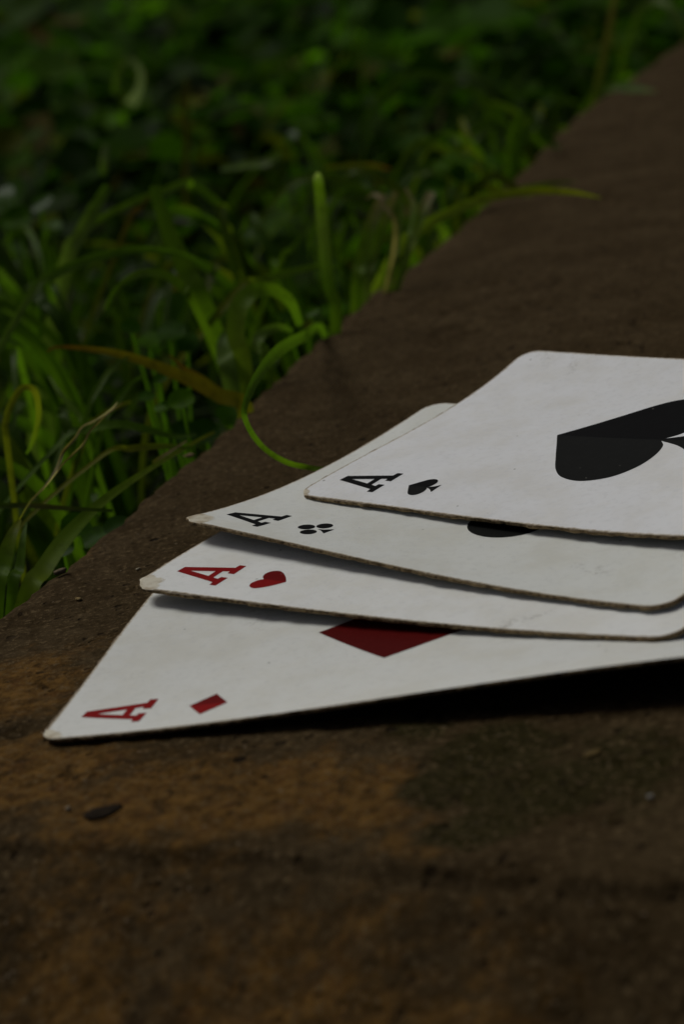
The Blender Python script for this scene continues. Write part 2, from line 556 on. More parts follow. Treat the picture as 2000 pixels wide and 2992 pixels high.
def build_card_stock(shape, root, face, seed, peel):
    out = round_rect()
    n = len(out)
    r = np.random.default_rng(seed)
    nrm = np.roll(out, -1, 0) - np.roll(out, 1, 0)
    nrm = np.stack([nrm[:, 1], -nrm[:, 0]], 1); nrm /= np.linalg.norm(nrm, axis=1, keepdims=True)
    k = np.arange(n)
    rag = (fbm(k, k * 0 + seed * 9, 3.5, 2) - 0.5) * 0.62 + (fbm(k, k * 0 + seed * 5, 30, 2) - 0.5) * 0.34
    rag = rag - smooth01(r.random(n), 0.96, 1.0) * 0.25
    edge = out + nrm * rag[:, None]
    ins = [0, 0.10, 0.22, 0.4, 0.7, 1.2, 2.2, 3.6]
    rings = [edge]
    for d in ins[1:]:
        rings.append(out - nrm * np.minimum(d, 3.3)) if d < 3.5 else None
    c = np.array([CW / 2, CL / 2])
    last = rings[-1]
    for f in (0.9, 0.78, 0.66, 0.54, 0.42, 0.3, 0.18, 0.07):
        rings.append(c + (last - c) * f)
    V = []; F = []; FM = []
    rim = []; pl = []

    def addring(p, off):
        b = len(V)
        P = shape(p[:, 0], p[:, 1], off)
        V.extend(P.tolist())
        rd = np.clip(rim_dist(p[:, 0], p[:, 1]), 0, None)
        rim.extend(rd.tolist())
        dcorner = np.hypot(p[:, 0], p[:, 1])
        pl.extend((1 - smooth01(dcorner, peel * 0.3, peel * 1.7)).tolist() if peel > 0 else [0.0] * len(p))
        return b

    def join(b0, b1, mi):
        for i in range(n):
            j = (i + 1) % n
            F.append((b0 + i, b0 + j, b1 + j, b1 + i)); FM.append(mi)
    tops = []
    for q, p in enumerate(rings):
        # soft, rounded lip with paper fibres standing up a little
        lift = -0.05 if q == 0 else (-0.012 if q == 1 else 0.0)
        fib = (fbm(k, k * 0 + 40 + seed, 2.5, 2) - 0.5) * (0.07 if q == 0 else 0.02 if q == 1 else 0)
        tops.append(addring(p, np.zeros(n) + lift + fib + 1e-9))
    for a, b in zip(tops[:-1], tops[1:]):
        join(a, b, 0)
    ctr = len(V)
    V.append(shape(c[0], c[1]).tolist()); rim.append(30); pl.append(0)
    for i in range(n):
        F.append((tops[-1] + i, tops[-1] + (i + 1) % n, ctr)); FM.append(0)
    # side: two bands, the middle frayed outwards
    fray = (fbm(k, k * 0 + 70 + seed, 2.2, 3) - 0.5) * 0.16
    m1 = addring(edge + nrm * (0.03 + fray)[:, None], np.zeros(n) - CT * 0.5)
    b1 = addring(edge - nrm * 0.03, np.zeros(n) - CT + (fbm(k, k * 0 + 90 + seed, 3, 2) - 0.5) * 0.08)
    join(m1, tops[0], 1); join(b1, m1, 1)
    bk = [b1]
    for f in (0.93, 0.75, 0.5, 0.25):
        bk.append(addring(c + (out - c) * f, np.zeros(n) - CT))
    for a, b in zip(bk[:-1], bk[1:]):
        join(b, a, 2)
    ctr = len(V)
    V.append(shape(c[0], c[1], -CT).tolist()); rim.append(30); pl.append(0)
    for i in range(n):
        F.append((bk[-1] + (i + 1) % n, bk[-1] + i, ctr)); FM.append(2)
    o = mesh_obj('card_stock', V, F, [face, EDGE, BACK], root, fmat=FM)
    attr_float(o.data, 'rim', rim)
    attr_float(o.data, 'peel', pl)
    return o


def poly_inside(pt, loops):
    x, y = pt; c = False
    for lp in loops:
        j = len(lp) - 1
        for i in range(len(lp)):
            xi, yi = lp[i]; xj, yj = lp[j]
            if (yi > y) != (yj > y) and x < (xj - xi) * (y - yi) / (yj - yi) + xi:
                c = not c
            j = i
    return c


def densify(lp, step):
    o = []
    for i in range(len(lp)):
        a = np.array(lp[i]); b = np.array(lp[(i + 1) % len(lp)])
        n = max(1, int(np.linalg.norm(b - a) / step))
        for k in range(n):
            o.append(tuple(a + (b - a) * k / n))
    return o


def print_mark(name, shape, root, loops, mats, flip=False, split=None, step=1.2):
    """flat print laid on the bent card face; split = s of the line between the two tones"""
    if split is not None:
        pass
    lps = [densify(lp, step) for lp in loops]
    pts = []; edges = []
    for lp in lps:
        b = len(pts); pts += lp
        edges += [(b + i, b + (i + 1) % len(lp)) for i in range(len(lp))]
    arr = np.array(pts)
    lo, hi = arr.min(0), arr.max(0)
    if split is not None:
        b = len(pts)
        tt = np.arange(lo[1] - 0.3, hi[1] + 0.4, step)
        pts += [(split, t) for t in tt]
        edges += [(b + i, b + i + 1) for i in range(len(tt) - 1)]
    if hi[0] - lo[0] > 6 * step:
        for x in np.arange(lo[0] + step, hi[0], step * 1.3):
            for y in np.arange(lo[1] + step, hi[1], step * 1.3):
                if poly_inside((x, y), lps) and (split is None or abs(x - split) > 0.4):
                    pts.append((x, y))
    v, e, f, *_ = delaunay_2d_cdt([Vector(p) for p in pts], edges, [], 0, 1e-5)
    vv = np.array([(p.x, p.y) for p in v])
    F = []; FM = []
    for t in f:
        cpt = vv[list(t)].mean(0)
        if poly_inside(cpt, lps):
            a = vv[t[1]] - vv[t[0]]; b = vv[t[2]] - vv[t[0]]
            tri = list(t) if (a[0] * b[1] - a[1] * b[0]) < 0 else list(t)[::-1]
            F.append(tri)
            FM.append(1 if (split is not None and cpt[0] > split) else 0)
    S, T = vv[:, 0], vv[:, 1]
    if flip:
        S, T = CW - S, CL - T
    P = shape(S, T, 0.028)
    return mesh_obj(name, P, F, mats, root, fmat=FM)


def circle(cx, cy, rx, ry=None, n=28):
    ry = ry or rx
    return [(cx + rx * math.cos(2 * math.pi * k / n), cy + ry * math.sin(2 * math.pi * k / n)) for k in range(n)]


def smooth_curve(pts, n=8):
    """open Catmull-Rom through pts"""
    P = [np.array(p, float) for p in pts]
    P = [2 * P[0] - P[1]] + P + [2 * P[-1] - P[-2]]
    o = []
    for i in range(1, len(P) - 2):
        for k in range(n):
            u = k / n
            o.append(0.5 * ((2 * P[i]) + (-P[i - 1] + P[i + 1]) * u + (2 * P[i - 1] - 5 * P[i] + 4 * P[i + 1] - P[i + 2]) * u * u + (-P[i - 1] + 3 * P[i] - 3 * P[i + 1] + P[i + 2]) * u ** 3))
    o.append(P[-2])
    return [tuple(p) for p in o]


LETTER_A = [[(6.75, 3.75), (8.5, 3.95), (10.35, 11.85), (11.4, 11.95), (11.4, 13.1), (8.2, 13.1), (8.2, 11.95), (8.95, 11.85), (8.68, 10.75),
             (6.25, 10.75), (6.0, 11.75), (6.75, 11.85), (6.75, 13.0), (3.8, 12.9), (3.8, 11.8), (4.75, 11.7)],
            [(7.5, 5.7), (8.4, 9.65), (6.55, 9.65)]]
# pips in unit-free card millimetres relative to their middle (0, 0); x to the card's right, y down
SPADE_HALF = [(0, -15.5), (4.6, -12.4), (9.3, -9.25), (13.6, -6.2), (16.2, -3.2), (17.0, 0.8), (15.0, 4.7), (11.0, 6.7), (6.6, 6.9), (2.6, 5.9), (0.5, 4.3)]
STEM_HALF = [(0.5, 4.3), (2.2, 8.2), (4.6, 11.4), (7.6, 14.3)]


def spade(cx, cy, k):
    h = smooth_curve(SPADE_HALF, 6) + smooth_curve(STEM_HALF, 4)[1:]
    lp = h + [(-x, y) for x, y in h[::-1][:-1]]
    return [[(cx + x * k, cy + y * k) for x, y in lp]]


def heart(cx, cy, w, h):
    half = smooth_curve([(0, -0.30), (0.10, -0.43), (0.27, -0.5), (0.43, -0.42), (0.5, -0.22), (0.44, -0.02), (0.30, 0.19), (0.15, 0.36), (0, 0.5)], 5)
    lp = half + [(-x, y) for x, y in half[::-1][1:-1]]
    return [[(cx + x * w, cy + y * h) for x, y in lp]]


def diamond(cx, cy, w, h):
    return [[(cx, cy - h / 2), (cx + w / 2, cy), (cx, cy + h / 2), (cx - w / 2, cy)]]


def club(cx, cy, k):
    g = [circle(cx, cy - 1.72 * k, 1.2 * k, 1.22 * k), circle(cx - 1.72 * k, cy + 0.15 * k, 1.18 * k), circle(cx + 1.72 * k, cy + 0.15 * k, 1.18 * k)]
    g.append([(cx + x * k, cy + y * k) for x, y in [(0, 0.35), (0.28, 1.2), (1.15, 2.45), (-1.15, 2.45), (-0.28, 1.2)]])
    return g


CARDS = [
    ('diamonds', [-43.9897, -86.2634, -0.2931, 1.4245, 1.6347, -0.1608, 2.8368, -1.7294, 0.3012, -1.9482, 3.5227, -0.3341, -0.704],
     'ace of diamonds playing card, lowest of the fan, nearest the camera', (0.80, 0.81, 0.785), 3.2),
    ('hearts', [-32.5316, -42.6381, -0.6312, 4.6058, 1.1601, -1.8523, -0.4697, 1.3381, 0.9169, 0.1647, 1.1133, 0.0604, 0.3017],
     'ace of hearts playing card with a worn tan corner, lying on the diamonds', (0.88, 0.89, 0.88), 4.6),
    ('clubs', [-24.9441, -25.9057, -0.7581, 6.2352, 2.3138, -2.1877, 2.5006, 1.3751, 0.5981, -1.0716, -1.7022, -0.346, 0.7271],
     'curled ace of clubs playing card with a frayed corner, under the spades', (0.795, 0.81, 0.78), 5.0),
    ('spades', [-6.8663, -16.8192, -0.7561, 9.7909, 2.6087, -0.0662, 0.4458, 0.9628, 1.3783, 3.0348, -1.5627, 0.4578, 0.779],
     'ace of spades playing card with a large black pip, topmost of the fan', (0.86, 0.87, 0.895), 2.4),
]
for ci, (suit, cp, label, white, peel) in enumerate(CARDS):
    sh = CardShape(cp)
    base = sh(CW / 2, CL / 2)
    root = empty('playing_card', (base[0], base[1], base[2]))
    tag(root, label, 'playing card', 'four aces fanned out on the slab')
    face = mat_card_face('card_paper_' + suit, white, ci + 1)
    build_card_stock(sh, root, face, ci + 1, peel)
    dark = suit in ('clubs', 'spades')
    ink2 = [BLK_A, BLK_B] if dark else [RED_A, RED_B]
    one = BLK_B if dark else RED_A
    for flip in (False, True):
        print_mark('index_letter', sh, root, LETTER_A, [one], flip, None, 0.7)
        if suit == 'diamonds':
            print_mark('index_pip', sh, root, diamond(7.95, 21.2, 7.5, 5.3), ink2, flip, 7.95, 0.8)
        elif suit == 'hearts':
            print_mark('index_pip', sh, root, heart(7.8, 20.2, 6.6, 4.9), ink2, flip, 7.8, 0.5)
        elif suit == 'clubs':
            print_mark('index_pip', sh, root, club(7.95, 20.9, 1.07), [one], flip, None, 0.4)
        else:
            print_mark('index_pip', sh, root, spade(7.5, 20.1, 0.182), ink2, flip, 7.5, 0.5)
    if suit == 'diamonds':
        print_mark('centre_pip', sh, root, diamond(31.3, 42.2, 22.8, 24.0), [RED_C, RED_C], False, 31.5)
    elif suit == 'hearts':
        print_mark('centre_pip', sh, root, heart(31.5, 44, 27, 20), [RED_A, RED_B], False, 31.5)
    elif suit == 'clubs':
        print_mark('centre_pip', sh, root, club(31.5, 45.4, 5.3), [BLK_A], False, None)
    else:
        print_mark('centre_pip', sh, root, spade(31.7, 44.1, 1.01), [BLK_A, BLK_B], False, 31.7)


# ------------------------------------------------------------------ grass leaves one can pick out
S = 2000 / 1568.0


def catmull(P, n):
    P = np.asarray(P, float)
    Q = np.vstack([2 * P[0] - P[1], P, 2 * P[-1] - P[-2]])
    u = np.linspace(0, len(P) - 1 - 1e-6, n)
    i = np.floor(u).astype(int); f = (u - i)[:, None]
    a, b, c, d = Q[i], Q[i + 1], Q[i + 2], Q[i + 3]
    return 0.5 * (2 * b + (-a + c) * f + (2 * a - 5 * b + 4 * c - d) * f ** 2 + (-a + 3 * b - 3 * c + d) * f ** 3)


def ribbon(path, width, roll, fold, n=30, across=5, side=None):
    """leaf ribbon: path (k,3) mm, width per control point mm, roll in radians, V fold; returns verts, faces, u, v"""
    C = catmull(path, n)
    w = np.interp(np.linspace(0, 1, n), np.linspace(0, 1, len(width)), width)
    ro = np.interp(np.linspace(0, 1, n), np.linspace(0, 1, len(roll)), roll)
    T = np.gradient(C, axis=0); T /= np.linalg.norm(T, axis=1, keepdims=True) + 1e-9
    ref = (C - CAM_POS) if side is None else np.broadcast_to(np.asarray(side, float), C.shape)
    B = np.cross(T, ref); B /= np.linalg.norm(B, axis=1, keepdims=True) + 1e-9
    N = np.cross(B, T)
    sg = np.sign(-(N * ref).sum(1))[:, None]
    N = N * sg                                            # N looks at the camera; the roll tips that face towards the sky
    if side is None and B[:, 2].mean() < -0.1:
        B = -B
    cr, sr = np.cos(ro)[:, None], np.sin(ro)[:, None]
    B2 = B * cr - N * sr; N2 = N * cr + B * sr
    a = np.linspace(-1, 1, across)
    V = C[:, None, :] + B2[:, None, :] * (a[None, :, None] * w[:, None, None] / 2) + N2[:, None, :] * ((np.abs(a) - 0.5)[None, :, None] * w[:, None, None] * fold)
    idx = np.arange(n * across).reshape(n, across)
    F = np.stack([idx[:-1, :-1], idx[:-1, 1:], idx[1:, 1:], idx[1:, :-1]], -1).reshape(-1, 4)
    U = np.repeat(np.linspace(0, 1, n), across); W = np.tile(a, n)
    return V.reshape(-1, 3), F, U, W


G1 = (0.085, 0.165, 0.009); G2 = (0.056, 0.12, 0.008); G3 = (0.033, 0.075, 0.006); G4 = (0.13, 0.20, 0.018)
YG = (0.13, 0.15, 0.010); YO = (0.20, 0.165, 0.008); OR = (0.19, 0.085, 0.008); TAN = (0.24, 0.20, 0.11); GREY = (0.085, 0.14, 0.030); GLINT = (0.085, 0.115, 0.085)  # last colour: pale sky glint painted onto far leaves


def leaf_path(pts, mode, hs):
    """pts in the photograph's 1568-wide coordinates; hs = world y (mode 'y') or height z (mode 'z') in mm for each"""
    hs = hs if isinstance(hs, (list, tuple)) else [hs] * len(pts)
    hs = np.interp(np.linspace(0, 1, len(pts)), np.linspace(0, 1, len(hs)), hs)
    f = at_y if mode == 'y' else at_z
    return np.array([f(x * S, y * S, h) for (x, y), h in zip(pts, hs)])


def px_width(path, px):
    d = np.linalg.norm(path.mean(0) - CAM_POS)
    return [p * 0.95 * S * d / FPX for p in px]


def make_leaf(name, path, px, cols, roll=(0.3, 0.3), fold=0.07, parent=None, root_down=True, n=34):
    w = px_width(path, px)
    if root_down:                      # carry the leaf down into the soil
        b = path[0]; gz = float(ground_z(b[0], b[1])) - 3
        if b[2] > gz + 6:
            d0 = path[0] - path[1]; d0 = d0 / np.linalg.norm(d0)
            d0[1] = max(d0[1], -0.2)
            H = b[2] - gz
            q1 = b + (d0 * 0.75 + np.array([0, 0.1, -0.45])) * H * 0.42
            q2 = q1 + (d0 * 0.35 + np.array([0, 0.1, -0.9])) * H * 0.35
            q3 = np.array([q2[0] + d0[0] * H * 0.05, q2[1], gz])
            ext = [q3, q2, q1]
            for q in ext:
                q[0] = min(q[0], edge_x(q[1]) - (7.0 if q[2] < 4 else 0.0))
            path = np.vstack([ext, path])
            w = [w[0] * 0.4, w[0] * 0.65, w[0] * 0.85] + list(np.interp(np.linspace(0, 1, len(path) - 3), np.linspace(0, 1, len(w)), w))
            n += 8
    V, F, U, W = ribbon(path, w, roll, fold, n)
    V = V + (rng.random(V.shape) - 0.5) * 0.04
    o = mesh_obj(name, V, F, LEAF, parent, origin=path[0])
    cc = np.array(cols, float)
    k = np.linspace(0, 1, len(cc))
    tint = np.stack([np.interp(U, k, cc[:, i]) for i in range(3)], 1)
    tint *= np.array([1.75, 1.6, 1.75]) * (0.85 + 0.3 * fbm(U * 60, W * 3, 5, 3, float(V[0, 0])))[:, None]
    attr_color(o.data, 'tint', tint)
    attr_float(o.data, 'across', W)
    return o


GRP = 'long grass leaves along the slab edge'
SINGLE = [
    # label, points, mode, depth, widths px, colours, roll
    ('yellow grass leaf with an orange tip reaching away from the slab', [(566, 958), (500, 905), (430, 868), (350, 835), (270, 810), (180, 797), (125, 796), (108, 806)], 'y', [86, 92, 96, 98],
     [40, 36, 31, 24, 18, 11, 6, 3], [G1, YG, YG, YO, YO, YO, OR, OR], (0.1, 0.25)),
    ('short orange tipped grass leaf lying behind the long yellow one', [(560, 955), (505, 905), (460, 868), (420, 842), (388, 813)], 'y', [94, 100], [30, 26, 19, 11, 3], [YG, YG, YO, OR], (0.1, 0.3)),
    ('looping green grass leaf curling over the slab to the clubs card', [(738, 752), (700, 768), (640, 802), (590, 862), (561, 930), (566, 972), (600, 1022), (650, 1056), (700, 1070), (756, 1078)], 'z',
     [-2, 9, 17, 19, 17, 14, 9, 5, 2.5, 1.8], [24, 32, 34, 24, 15, 13, 13, 13, 12, 12], [G3, G3, G2, G2, G2, G2, G1, G1], (0.25, 0.5, 0.4, 0.1)),
    ('green grass leaf leaning across the corner of the slab', [(62, 1365), (98, 1306), (150, 1232), (230, 1152), (330, 1082), (430, 1022), (492, 990)], 'y', [6, 10, 17, 26, 38, 55, 67],
     [46, 44, 40, 24, 14, 11, 7], [G2, G1, G4, G1, G4, YG], (0.45, 0.3)),
    ('thin dry split leaf edge lying along the leaning grass leaf', [(350, 1060), (385, 1037), (428, 1010)], 'y', [36, 50], [9, 8, 4], [YG, TAN, TAN], (0.2, 0.4)),
    ('arching yellow green grass leaf hanging over the slab', [(895, 598), (960, 527), (1040, 482), (1120, 453), (1220, 438), (1310, 440), (1378, 453)], 'y', [214, 212, 206, 200, 196, 196, 198],
     [26, 26, 24, 21, 18, 13, 3], [G4, G4, G4, G4, YG, YG], (0.1, 0.1)),
    ('upright broad grass leaf with a glint painted on its bent tip', [(770, 748), (755, 655), (743, 560), (736, 470), (729, 408), (722, 402)], 'y', [150, 152, 153, 153, 150, 144], [30, 31, 31, 29, 22, 9], [G1, G2, G1, G2, GREY, G1, (0.22, 0.28, 0.15)], (0.15, 0.3)),  # last colour paints the bright glint at the tip
    ('arched dark green grass leaf spanning the shade', [(60, 690), (130, 627), (230, 587), (330, 572), (420, 584), (480, 610)], 'y', [130, 140, 150], [20, 26, 26, 22, 16, 6], [G3, GREY, G2, G2, G3], (0.4, 0.5)),
    ('broad green grass leaf leaning towards the arched one', [(470, 712), (425, 615), (382, 520), (352, 425)], 'y', [150, 165], [50, 48, 38, 24], [G2, G2, G1, G2], (0.3, 0.2)),
    ('small arched grass leaf under the dark green arch', [(452, 712), (420, 662), (372, 628), (315, 628), (268, 660), (240, 710)], 'y', [120, 128], [20, 22, 22, 18, 12, 8], [G2, G1, G1, G2], (0.3, 0.3)),
    ('grey green grass leaf standing at an angle in the shade', [(150, 610), (182, 540), (215, 480), (248, 425)], 'y', [190, 200], [38, 36, 34, 22], [G3, GREY, GREY, G2], (0.2, 0.2)),
    ('short grass leaf bowed over beside the broad one', [(405, 425), (440, 430), (480, 450), (520, 490), (545, 540)], 'y', [235, 230], [18, 22, 22, 18, 10], [G1, G1, G2, G3], (0.2, 0.3)),
    ('looped yellow green grass leaf by the left border of the picture', [(20, 1050), (14, 960), (45, 893), (78, 895), (88, 950), (75, 1010), (60, 1040)], 'y', [58, 62], [16, 17, 17, 16, 15, 12, 5], [G2, YG, YG, G2], (0.2, 0.4)),
    ('flat green grass leaf lying low behind the dry stalk', [(130, 1020), (200, 985), (270, 972), (340, 985), (400, 1000), (450, 995)], 'y', [60, 66], [14, 26, 28, 26, 16, 6], [G3, G2, G2, G3], (0.7, 0.8)),
    ('second flat yellow green grass leaf below the dry stalk', [(225, 1050), (300, 1028), (370, 1022), (440, 1025)], 'y', [46, 54], [12, 20, 18, 8], [G2, YG, YG, G2], (0.6, 0.6)),
    ('thin dark stem lying level across the shade', [(-30, 1160), (60, 1158), (150, 1164), (258, 1170)], 'y', [24, 22], [14, 14, 12, 8], [G3, (0.06, 0.06, 0.02), G3], (0.3, 0.3)),
    ('pale grass leaf lying level far behind the upright one', [(505, 387), (560, 378), (610, 372), (645, 350)], 'y', [340, 330], [14, 20, 24, 10], [G2, G1, GREY, G1], (0.5, 0.5)),
    ('thin dark yellow stem lying level beside the pale leaf', [(745, 384), (800, 380), (850, 378), (895, 388)], 'y', [320, 320], [10, 10, 10, 6], [YG, YG, OR], (0.3, 0.3)),
    ('tan grass stalk standing at the far edge of the slab', [(1358, 262), (1375, 180), (1392, 100), (1402, 40), (1412, -20)], 'y', [500, 500], [16, 20, 18, 14, 10], [G3, G2, (0.08, 0.08, 0.02), (0.14, 0.12, 0.05)], (0.2, 0.2)),
    ('green grass leaf bent over the far end of the slab', [(1352, 235), (1400, 200), (1460, 205), (1520, 225), (1580, 240)], 'y', [520, 500, 470], [20, 22, 22, 22, 16], [G3, G2, G2, (0.08, 0.10, 0.012)], (0.3, 0.3)),
    ('pale arched grass leaf at the far corner of the slab', [(1455, 60), (1490, 5), (1530, 10), (1562, 60), (1600, 130)], 'y', [640, 600], [16, 20, 20, 20, 14], [G2, G2, GREY, G2], (0.3, 0.4)),
    ('folded grass leaf with a painted sky glint far out near the left of the grass', [(262, 215), (272, 165), (298, 140), (322, 165), (318, 205), (298, 240)], 'y', [560, 560], [16, 16, 18, 18, 20, 34], [G2, GREY, GLINT, GLINT, GLINT], (0.3, 0.5)),
    ('tiny grass tip with a painted pale glint standing far behind the grey green leaf', [(236, 400), (238, 365), (242, 330)], 'y', [420, 420], [16, 18, 16], [G2, GREY, GLINT, GLINT], (0.3, 0.5)),
    ('grass tip with a painted pale glint, bent flat against the dark behind the mown tuft', [(1060, 330), (1045, 318), (1025, 310)], 'y', [400, 395], [16, 24, 14], [G2, GLINT, GLINT], (0.8, 0.9)),
    ('dull brown grass stem standing in the far grass', [(425, 400), (428, 330), (424, 250), (428, 180)], 'y', [520, 520], [16, 16, 14, 10], [(0.022, 0.018, 0.006), (0.026, 0.02, 0.006)], (0.2, 0.2)),
    ('narrow grass leaf leaning left in the deep shade', [(640, 610), (665, 575), (690, 545)], 'y', [210, 210], [14, 13, 6], [G2, G1, G2], (0.3, 0.3)),
    ('brownish grass leaf leaning behind the broad grass leaf', [(290, 520), (320, 480), (342, 450)], 'y', [230, 230], [13, 12, 7], [G3, G3, (0.06, 0.035, 0.008), (0.05, 0.04, 0.008)], (0.3, 0.3)),
    ('low horizontal grass leaf above the bright tuft', [(540, 672), (590, 645), (650, 628), (720, 612), (775, 612)], 'y', [150, 160], [22, 24, 22, 16, 8], [G1, YG, G1, G2], (0.5, 0.5)),
]
for label, pts, mode, hs, px, cols, roll in SINGLE:
    make_leaf('grass_leaf', leaf_path(pts, mode, hs), px, cols, roll, parent=None, root_down=not any(q in label for q in ('split', 'level', 'far out', 'far behind', 'bent flat')))
    o = bpy.context.scene.collection.objects[-1]
    tag(o, label, 'grass leaf', GRP)

# dry twisted stalk: green sheath below, two grey-tan strands above
r0 = leaf_path([(-12, 1370), (6, 1290), (28, 1222), (45, 1190)], 'y', [6, 16])
root = empty('dry_stalk', r0[0])
tag(root, 'dry twisted tan grass stalk rising from a green sheath', 'grass stalk')
make_leaf('sheath', r0, [48, 44, 26, 8], [G2, G2, G1, YG], (0.3, 0.3), parent=root)
make_leaf('outer_sheath', leaf_path([(28, 1360), (44, 1300), (52, 1235), (60, 1195)], 'y', [8, 18]), [30, 26, 16, 4], [G3, G2, G2], (0.6, 0.3), parent=root)
DRY = (0.22, 0.19, 0.11); PALE = (0.38, 0.35, 0.27); BRN = (0.08, 0.055, 0.025)
make_leaf('dry_strand', leaf_path([(42, 1196), (70, 1150), (100, 1118), (126, 1083), (137, 1058), (145, 1035), (172, 1004), (190, 978), (222, 962), (252, 941), (269, 922)], 'y', [16, 30]),
          [5, 6, 7, 11, 9, 8, 7, 7, 7, 6, 2], [YG, DRY, PALE, BRN, DRY, PALE, PALE], (0.2, 1.2, 0.1, 1.0, 0.3), 0.5, root, False, 60)
make_leaf('dry_strand', leaf_path([(126, 1088), (145, 1062), (168, 1040), (192, 1016), (205, 990), (232, 962), (258, 940), (283, 922)], 'y', [20.5, 30.5]),
          [7, 5, 5, 5, 6, 5, 5, 2], [DRY, BRN, DRY, BRN, DRY, BRN], (0.8, 0.2, 1.1, 0.2), 0.5, root, False, 50)

# tufts: several leaves out of one crown
def tuft(label, leaves, depth):
    first = leaf_path(leaves[0][0], 'y', depth)
    b = first[0].copy(); b[2] = ground_z(b[0], b[1])
    root = empty('grass_tuft', b)
    tag(root, label, 'grass tuft', 'grass tufts beside the slab')
    for pts, px, cols, roll in leaves:
        make_leaf('blade', leaf_path(pts, 'y', depth), px, cols, roll, parent=root)


tuft('bright green tuft of broad bowed blades beside the slab edge', [
    ([(560, 850), (541, 770), (548, 705), (580, 668), (622, 664), (664, 690), (688, 745)], [44, 48, 52, 42, 34, 28, 18], [G1, G4, G4, G1, G1, G2], (0.2, 0.5, 0.3)),
    ([(612, 850), (590, 790), (604, 762), (640, 750), (672, 758)], [30, 32, 26, 20, 8], [G2, G1, GREY, G2], (0.4, 0.3)),
    ([(530, 880), (515, 810), (520, 770), (545, 745)], [46, 46, 34, 14], [G2, GREY, G2], (0.5, 0.4)),
    ([(575, 900), (560, 850), (548, 800), (540, 770)], [34, 30, 24, 12], [G3, G2, G2], (0.2, 0.2)),
    ([(600, 880), (628, 830), (640, 800)], [26, 22, 10], [G2, G3], (0.2, 0.2)),
], [108, 118])
tuft('tuft of mown grass blades with frayed pale tips', [
    ([(818, 672), (828, 600), (848, 520), (880, 445)], [30, 34, 34, 22], [G2, GREY, G1, G1, G1, TAN], (0.2, 0.3)),
    ([(838, 672), (856, 590), (880, 510), (908, 440)], [24, 26, 24, 12], [G1, G1, GREY, GREY, G1, TAN], (0.3, 0.1)),
    ([(892, 640), (905, 560), (914, 500), (916, 448)], [22, 26, 26, 16], [G2, GREY, GREY, G1], (0.2, 0.2)),
    ([(925, 610), (945, 550), (965, 490), (990, 440)], [20, 26, 28, 20], [G1, G1, G4, G4, G1, TAN], (0.1, 0.4)),
    ([(905, 560), (880, 470), (860, 445), (840, 455)], [10, 10, 9, 4], [G2, TAN, TAN], (0.3, 0.3)),
    ([(930, 590), (940, 520), (948, 470), (930, 430)], [12, 14, 14, 8], [G2, GREY, GREY, G1, TAN], (0.4, 0.4)),
], [190, 200])
tuft('thin yellowish tuft low behind the dry stalk', [
    ([(195, 1000), (225, 960), (262, 935), (300, 920)], [15, 16, 14, 6], [G2, YG, YG], (0.3, 0.3)),
    ([(200, 1010), (186, 960), (140, 905), (110, 860)], [16, 16, 14, 6], [G2, G2, G1], (0.3, 0.3)),
    ([(230, 1000), (262, 930), (300, 880), (330, 862)], [14, 14, 12, 5], [G3, G2, G2], (0.3, 0.2)),
    ([(190, 980), (230, 880), (262, 838), (300, 815)], [14, 16, 14, 5], [G2, G2, GREY], (0.3, 0.3)),
], [80, 95])


def edge_tuft(label, y, back, count, hmin, hmax, seed, cols, over=0.3):
    """arching thin blades out of one crown beside the slab edge"""
    r = np.random.default_rng(seed)
    x = float(edge_x(y)) - back
    gz = float(ground_z(x, y))
    root = empty('grass_tuft', (x, y, gz))
    tag(root, label, 'grass tuft', 'grass tufts beside the slab')
    for k in range(count):
        h = r.uniform(hmin, hmax) - gz
        over_slab = r.random() < over
        az = r.uniform(-0.9, 0.5) if over_slab else r.uniform(1.6, 4.6)
        reach = h * r.uniform(0.35, 0.8) * (0.75 if over_slab else 1.0)
        bx, by = x + r.normal(0, 3), y + r.normal(0, 5)
        dxy = np.array([math.cos(az), math.sin(az)])
        drop = r.uniform(0.05, 0.3)
        P = []
        for q, (f, zz) in enumerate(((0, 0), (0.08, 0.45), (0.28, 0.85), (0.62, 1.0), (0.88, 0.97 - drop * 0.5), (1.0, 0.93 - drop))):
            side = 0.10 * reach * math.sin(q * 1.1 + seed)
            P.append((bx + dxy[0] * reach * f - dxy[1] * side, by + dxy[1] * reach * f + dxy[0] * side, gz + h * zz))
        P = np.array(P)
        if over_slab:
            P[:, 2] = np.where(P[:, 0] > edge_x(P[:, 1]) - 5, np.maximum(P[:, 2], 3.0), P[:, 2])
        w = r.uniform(1.4, 3.4)
        V, F, U, W = ribbon(P, [w * 0.5, w * 0.9, w, w * 0.9, w * 0.6, w * 0.1], (r.uniform(0, .6), r.uniform(0, .9)), 0.08, 26)
        o = mesh_obj('blade', V, F, LEAF, root, origin=P[0])
        c0 = np.array(cols[r.integers(len(cols))]); c1 = np.array(cols[r.integers(len(cols))])
        tint = (c0[None] * (1 - U[:, None]) + c1[None] * U[:, None]) * r.uniform(0.7, 1.35)
        attr_color(o.data, 'tint', tint); attr_float(o.data, 'across', W)


